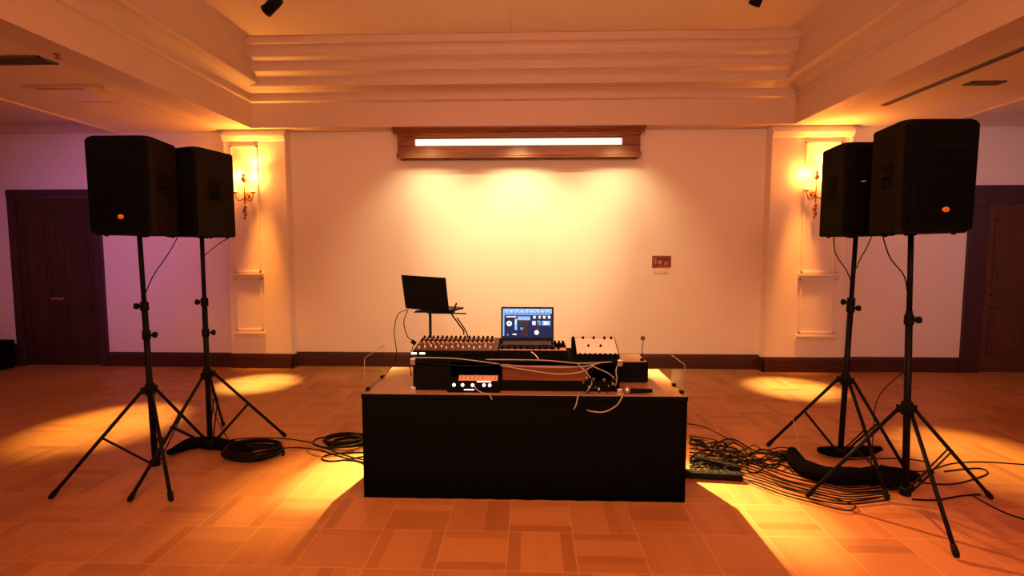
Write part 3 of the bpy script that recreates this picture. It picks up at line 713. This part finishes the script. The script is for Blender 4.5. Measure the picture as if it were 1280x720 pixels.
# clusters of plugs
def plug(p, d):
    r = empty('cable_plug', p); m = MB(); d = Vector(d).normalized()
    m.tube([Vector((0, 0, 0)), d * .028], .008, 8); m.build('shell', M_SILVER, r); m = MB(); m.tube([d * .028, d * .045], .005, 8); m.build('boot', M_RUB, r)
    return tag(r, 'small silver cable plug at the right end of the equipment case', 'plug', 'plugs at the right end of the case')
for x, z in ((.42, .80), (.45, .84), (.49, .79), (.53, .835), (.41, .87), (.56, .80), (.47, .79), (.38, .825), (.60, .865), (.58, .83)):
    plug((x, 3.538, z), (.3 * math.sin(x * 90), -.5, .5 * math.cos(x * 70)))
cable('loop_cable', [(.36, 3.50, TZ + .012), (.34, 3.452, TZ - .0), (.325, 3.438, TZ - .06), (.31, 3.44, TZ - .09)], .005, M_GREY, 'short grey cable end hanging over the front table edge')
cable('loop_cable', [(.66, 3.50, TZ + .012), (.64, 3.448, TZ + .0), (.60, 3.438, TZ - .06), (.52, 3.438, TZ - .105), (.44, 3.44, TZ - .105), (.40, 3.44, TZ - .095)], .005, M_GREY, 'grey cable looping down in front of the black table cloth')
cable('lead_cable', [(-.38, 3.503, TZ + .06), (-.36, 3.48, TZ + .03), (-.31, 3.47, TZ + .006), (-.27, 3.45, TZ + .004), (-.25, 3.445, TZ - .03)], .004, M_GREY, 'thin pale lead running from the compact mixer over the table edge')
cable('white_lead', [(.02, 3.62, ZT + .05), (.05, 3.60, ZT + .03), (.07, 3.58, ZT + .006)], .004, M_WHITE, 'short white lead on the control surface below the laptop')
lab = 'thin cable hanging from the raised laptop towards the left table end'
for pts in ([(-.945, 3.98, 1.28), (-1.03, 3.98, 1.24), (-1.06, 3.97, 1.10), (-1.04, 3.95, .92), (-1.10, 3.93, .80), (-1.13, 3.90, .76)],
            [(-.95, 3.97, 1.27), (-.98, 3.96, 1.18), (-.95, 3.95, 1.07), (-.90, 3.94, 1.02), (-.93, 3.93, .90), (-.92, 3.93, .757)]):
    cable('hanging_cable', pts, .0035, M_CABLE, lab, 'cable', 'cables hanging from the raised laptop')
m = MB(); m.box(-.02, .02, -.012, .012, -.014, .014, RY(.6), bev=.004); o = m.build('cable_adapter', M_RUB, None, (-.90, 3.94, 1.025)); tag(o, 'small dark adapter hanging on the cable under the raised laptop', 'adapter')
cable('hanging_cable', [(-.56, 3.95, 1.22), (-.50, 3.93, 1.14), (-.47, 3.90, 1.08), (-.48, 3.85, ZT + .06)], .005, M_CABLE, 'short thick cable dropping from the raised laptop to the mixing console')

# speaker cables from the cabinets to the poles
cable('speaker_cable', [(-2.74, 3.94, 1.86), (-2.80, 3.90, 1.72), (-2.87, 3.82, 1.55), (-2.908, 3.768, 1.40)], .004, M_CABLE, 'cable sagging from the far left loudspeaker to its pole', 'cable')
cable('speaker_cable', [(-2.55, 4.32, 1.86), (-2.62, 4.27, 1.80), (-2.715, 4.205, 1.70)], .004, M_CABLE, 'cable running from the speaker by the left sconce to its pole', 'cable')
cable('speaker_cable', [(2.45, 4.22, 1.86), (2.46, 4.2, 1.72), (2.53, 4.16, 1.58), (2.575, 4.15, 1.47)], .004, M_CABLE, 'left of the two cables under the right rear loudspeaker', 'cable')
cable('speaker_cable', [(2.75, 4.22, 1.86), (2.70, 4.2, 1.76), (2.63, 4.17, 1.66), (2.605, 4.16, 1.6)], .004, M_CABLE, 'right of the two cables under the right rear loudspeaker', 'cable')
cable('speaker_cable', [(2.40, 3.58, 1.86), (2.44, 3.55, 1.70), (2.51, 3.51, 1.58), (2.53, 3.50, 1.48)], .004, M_CABLE, 'cable under the far right loudspeaker meeting its pole', 'cable')

def floor_cable(pix, r=.006, mt=M_CABLE, label='', group=None, name='floor_cable', z=0, cat='cable'):
    pts = []
    for i, p in enumerate(pix):
        q = at(p[0], p[1]); lift = p[2] if len(p) > 2 else 0
        pts.append((q.x, q.y, r + z + lift))
    return cable(name, pts, r, mt, label, cat, group)
def coil(cx, cy, R, r, turns, label, z=0, name='cable_coil', ry=1.0, wob=.03, seed=1, tail=None, group=None):
    rnd = random.Random(seed); pts = []; n = int(turns * 22)
    ph = [rnd.uniform(0, 6.28) for _ in range(3)]
    for i in range(n):
        a = 2 * PI * i / 22; q = R * (1 + wob * math.sin(a * .37 + ph[0]) * 2 + wob * math.sin(2.3 * a + ph[1])) - .02 * math.sin(a * .21)
        pts.append((cx + q * math.cos(a) + .02 * math.sin(a * .11 + ph[2]), cy + q * ry * math.sin(a), z + r + r * 1.7 * (i / 22) * .8 + .004 * math.sin(a * 1.7)))
    if tail: pts += tail
    o = MB().tube(pts, r, 6).build(name, M_CABLE); return tag(o, label, 'cable coil', group)

# coil by the left rear stand and the long black bag round the hub
c = at(318, 570); coil(c.x, c.y, .22, .010, 6, 'black cable coiled on the floor right of the left stands', ry=.78, seed=3)
coil(c.x + .05, c.y + .03, .15, .007, 4, 'smaller black cable coil lying inside the left floor coil', z=.0, ry=.8, seed=5, name='inner_cable_coil')
def bag(name, pix, rad, label, seed=1, flat=.62):
    rnd = random.Random(seed); pp = [at(*p) for p in pix]; path = smooth_path(pp, 8); n = len(path)
    m = MB(); rr = []
    for i in range(n):
        t = i / (n - 1); w = rad * (.45 + .55 * min(1, 4 * t, 4 * (1 - t))) * (1 + .06 * math.sin(i * .8 + seed) + rnd.uniform(-.04, .04)); rr.append(w)
    m.tube([(p.x, p.y, 0) for p in path], rr, 12)
    for v_ in m.bm.verts: v_.co.z = (v_.co.z * flat) + rad * flat * .93
    b = m.build(name, M_NYLON); 
    return tag(b, label, 'bag')
bag('sandbag', [(212, 572), (240, 560), (268, 560), (296, 566), (312, 574)], .075, 'slumped black sandbag round the foot of the left rear stand', 2)
bag('sandbag', [(990, 570), (998, 588), (1030, 602), (1075, 604), (1120, 602), (1150, 606)], .085, 'long curved black sandbag on the floor between the right stands', 4, .7)
bag('sandbag', [(1022, 568), (1045, 570), (1072, 570), (1100, 566)], .06, 'short black sandbag at the hub of the right rear stand', 6, .7)
bag('cable_wrap', [(1106, 612), (1120, 608), (1140, 616)], .05, 'small black bundle at the hub of the far right stand', 8, .7)

gL = 'thin black floor cable running between the left coil and the table'
floor_cable([(262, 556), (300, 549), (345, 548), (385, 553), (410, 562), (440, 572), (462, 576)], .0045, M_CABLE, 'thin floor cable from the left rear stand to the table, far one')
floor_cable([(340, 562), (370, 560), (398, 563), (425, 571), (462, 580)], .0045, M_CABLE, 'thin floor cable from the left coil to the table, near one')
c = at(432, 556); coil(c.x, c.y, .17, .009, 5, 'black cable coil on the floor touching the left side of the table', ry=.75, seed=8, wob=.05)
floor_cable([(455, 556), (425, 552), (398, 556), (392, 563), (410, 568), (436, 566), (458, 560)], .008, M_CABLE, 'loose loop of thick cable beside the table-side coil', z=.05)
floor_cable([(462, 566), (432, 567), (408, 570), (403, 575), (420, 577), (462, 570)], .006, M_CABLE, 'flattened near loop of cable at the left side of the table')
floor_cable([(432, 576), (445, 577), (458, 581), (470, 582)], .005, M_CABLE, 'short cable end lying at the left side of the table')

# right side: sweeping thin cables
rnd = random.Random(11)
gS = 'thin cables sweeping from the table to the right stands'
for k in range(9):
    o_ = k * 5.2; e = rnd.uniform(-6, 6)
    pix = [(862, 556 + o_ * .95), (900, 562 + o_ * .9 + e * .3), (945, 578 + o_ * .75), (985, 592 + o_ * .75 + e * .4), (1030, 603 + o_ * .72), (1062 + e, 610 + o_ * .62), (1110 + 3 * e, 606 + o_ * .6)]
    if k == 8: pix = [(905, 588), (935, 604), (975, 620), (1015, 631), (1050, 640), (1066, 640), (1068, 634), (1050, 628), (1010, 616), (960, 600)]
    floor_cable(pix, .0048, M_CABLE, 'thin black cable sweeping over the floor from the table to the right stands' if k < 8 else 'outermost hairpin of black cable ending in front of the curved bag', gS if k < 8 else None, z=.0015 * k)
gP = 'tangled cables heaped against the table'
for k in range(14):
    pix = []
    x = 862; y = rnd.uniform(548, 590)
    while x < 1000:
        pix.append((x, y + rnd.uniform(-7, 7), max(0, rnd.uniform(-.02, .045)))); x += rnd.uniform(9, 20); y += (572 + (k % 5) * 3 - y) * .12
    floor_cable(pix, rnd.choice((.0045, .0055, .007)), M_CABLE, 'black cable tangled in the heap at the right side of the table', gP, name='tangled_cable')
for k in range(6):
    cxp = at(872 + 9 * k, 556 + (k * 7 % 19)); coil(cxp.x, cxp.y, .07 + .012 * (k % 3), .0045, 2.5, 'small curl of black cable in the heap beside the table', ry=.8, seed=20 + k, wob=.08, name='cable_curl', group='cable curls beside the table', z=.012)
# power strips
def strip(p, q, label, w=.05, h=.045, n=6):
    a, b = at(*p), at(*q); L_ = (b - a).length; ang = math.atan2(b.y - a.y, b.x - a.x)
    r = empty('power_strip', (a.x, a.y, .002), ang); tag(r, label, 'power strip')
    MB().box(0, L_, -w / 2, w / 2, 0, h, bev=.006).build('housing', M_RUB, r)
    scatter('socket', MB().lathe([(.017, 0), (.019, .003), (.012, .003), (.011, .001)], 12), M_METAL, r, [T(.05 + (L_ - .08) * k / (n - 1), 0, h) for k in range(n)])
strip((856, 596), (927, 600), 'black power strip on the floor at the table foot, nearest one', .07, .05)
strip((868, 576), (925, 590), 'black power strip lying behind the nearest one by the table', .06, .045)
# more cables on the right
floor_cable([(858, 530), (880, 534), (905, 546), (930, 560), (945, 568)], .004, M_CABLE, 'lone thin cable curving from the table towards the heap')
floor_cable([(1100, 582), (1150, 590), (1190, 580), (1230, 578), (1290, 582)], .0045, M_CABLE, 'thin cable leaving the right edge of the picture across the lit floor')
floor_cable([(1150, 604), (1190, 606), (1228, 596), (1234, 590), (1220, 586), (1180, 590)], .0055, M_CABLE, 'cable bent in a hairpin by the far right stand foot')
floor_cable([(1140, 625), (1170, 626), (1200, 621), (1225, 619)], .006, M_CABLE, 'thick cable running right from the hub of the far right stand')
floor_cable([(1215, 620), (1240, 634), (1262, 644), (1292, 654)], .005, M_CABLE, 'cable slanting to the lower right corner of the floor')
floor_cable([(1060, 575), (1100, 574), (1130, 574), (1160, 578)], .005, M_CABLE, 'cable lying behind the poles of the right stands')
cable('pole_cable', [(2.57, 3.50, .95), (2.45, 3.60, .72), (2.44, 3.62, .4), (2.44, 3.62, .012)], .0035, M_CABLE, 'thin cable hanging straight down left of the far right pole', 'cable')
cable('pole_cable', [(2.27, 4.38, .30), (2.275, 4.30, .15), (2.27, 4.25, .012)], .0035, M_GREY, 'thin pale cable hanging from the left leg of the right rear stand', 'cable')
cable('pole_cable', [(-2.68, 4.17, .62), (-2.62, 4.10, .40), (-2.52, 4.1, .18), (-2.40, 4.12, .02)], .0035, M_CABLE, 'thin cable sagging between pole and right leg of the left rear stand', 'cable')

# low black case beside the left door, cut by the frame
bc = empty('storage_trunk', (-7.98, 7.0, 0)); tag(bc, 'low black trunk on the floor left of the dark double door', 'trunk')
MB().box(-.5, .33, -.2, .28, .0, .34, bev=.01).build('body', M_BLK, bc); MB().box(-.51, .34, -.21, .29, .34, .42, bev=.012).build('lid', M_BLK, bc)
for x in (-.1, .14): MB().box(x, x + .06, -.225, -.2, .30, .38, bev=.003).build('latch', M_METAL, bc)

# ------------------------------------------------------------------ lights
def light(kind, name, loc, col, e, target=None, **k):
    d = bpy.data.lights.new(name, kind); d.color = col; d.energy = e
    for a, b in k.items(): setattr(d, a, b)
    o = bpy.data.objects.new(name, d); C.objects.link(o); o.location = loc
    if target is not None:
        o.rotation_euler = (Vector(target) - Vector(loc)).to_track_quat('-Z', 'Y').to_euler()
    return o
def spot(name, loc, tgt, col, e, deg, blend=.6, size=.05):
    return light('SPOT', name, loc, col, e, tgt, spot_size=math.radians(deg), spot_blend=blend, shadow_soft_size=size)
WARM = (1, .44, .27); AMB = (1, .50, .09); YEL = (1, .84, .40); GOLD = (1, .72, .22)
# general amber fill of the hall (added area light behind the camera, ceiling uplight)
light('AREA', 'hall_fill', (0, -1.2, 3.1), WARM, 118, (0, 6.5, 1.4), shape='RECTANGLE', size=4, size_y=1.2, spread=math.radians(110))
light('AREA', 'hall_uplight', (0, 1.8, 3.75), (1, .22, .05), 165, (0, 1.8, 5), shape='RECTANGLE', size=3.5, size_y=3, spread=math.radians(170))
# wall washers in front of the pelmet
for x, e in ((-1.45, 72), (-.15, 112), (1.25, 72)):
    spot('wall_washer', (x, 6.70, 3.32), (x, 7.53, 1.7), YEL, e, 100, 1, .08)
for x, y in ((-2.76, 5.62), (2.30, 5.42)): spot('ceiling_spot', (x * .97, y + .1, 4.28), (-.1, 7.53, 1.45), (1, .72, .36), 470, 48, 1, .05)
# beams on the floor
spot('beam_left_of_table', (-.5, 7.1, 3.2), (-1.58, 3.75, 0), AMB, 3000, 17, 1, .02)
spot('beam_left_of_table', (-.5, 7.1, 3.2), (-1.42, 3.82, 0), GOLD, 7000, 11, 1, .02)
spot('beam_right_of_table', (.0, 7.1, 3.2), (1.75, 3.50, 0), (1, .40, .08), 3200, 24, 1, .02)
spot('beam_right_of_table', (.0, 7.1, 3.2), (1.42, 3.55, 0), GOLD, 8000, 13, 1, .02)
spot('beam_left_aisle', (-4.2, 7.1, 3.35), (-4.20, 4.9, 0), AMB, 3000, 22, 1, .03)
spot('beam_left_pier', (-3.60, 6.9, 3.3), (-3.56, 6.5, 0), GOLD, 2600, 21, 1, .03)
spot('beam_right_pier', (3.40, 6.9, 3.3), (3.35, 6.5, 0), GOLD, 2600, 23, 1, .03)
spot('beam_right_aisle', (4.0, 7.0, 3.35), (3.85, 4.35, 0), AMB, 2400, 20, 1, .03)
spot('beam_front_right', (3.0, -.5, 3.4), (3.1, 2.9, 0), (1, .21, .22), 560, 46, 1, .1)
spot('beam_front', (-.8, -.5, 3.6), (-.8, 2.6, 0), (1, .44, .06), 350, 60, 1, .1)
# sconce light
for x in (-4.07, 3.96):
    for s in (-.13, .13): light('POINT', 'sconce_lamp', (x + s, YP - .09, 2.80), (1, .28, .04), 17, shadow_soft_size=.03)
    spot('sconce_uplight', (x + .12, YP - .12, 2.85), (x + .2, YP - .05, 3.46), (1, .48, .08), 45, 120, 1, .03)
# narrow downlights grazing the piers from above
spot('pier_downlight', (-3.80, 6.90, 3.4), (-3.88, 7.36, 1.2), (1, .34, .05), 620, 22, 1, .10)
spot('pier_downlight', (3.76, 6.90, 3.4), (3.80, 7.36, 1.3), (1, .34, .05), 620, 22, 1, .10)
# coloured washes on the outer walls
spot('magenta_wash', (-5.8, 4.4, 2.4), (-6.2, 7.42, 1.8), (.6, .22, 1), 110, 84, 1, .2)
spot('pink_wash', (6.2, 4.2, 2.6), (6.0, 7.42, 2.0), (1, .6, .85), 70, 95, 1, .2)

# ------------------------------------------------------------------ world and view
w = bpy.data.worlds.new('world'); S.world = w; w.use_nodes = True
w.node_tree.nodes['Background'].inputs[0].default_value = (1, .45, .2, 1); w.node_tree.nodes['Background'].inputs[1].default_value = .02
S.view_settings.view_transform = 'Standard'; S.view_settings.look = 'None'; S.view_settings.gamma = 1; S.view_settings.use_curve_mapping = False
S.view_settings.exposure = 0
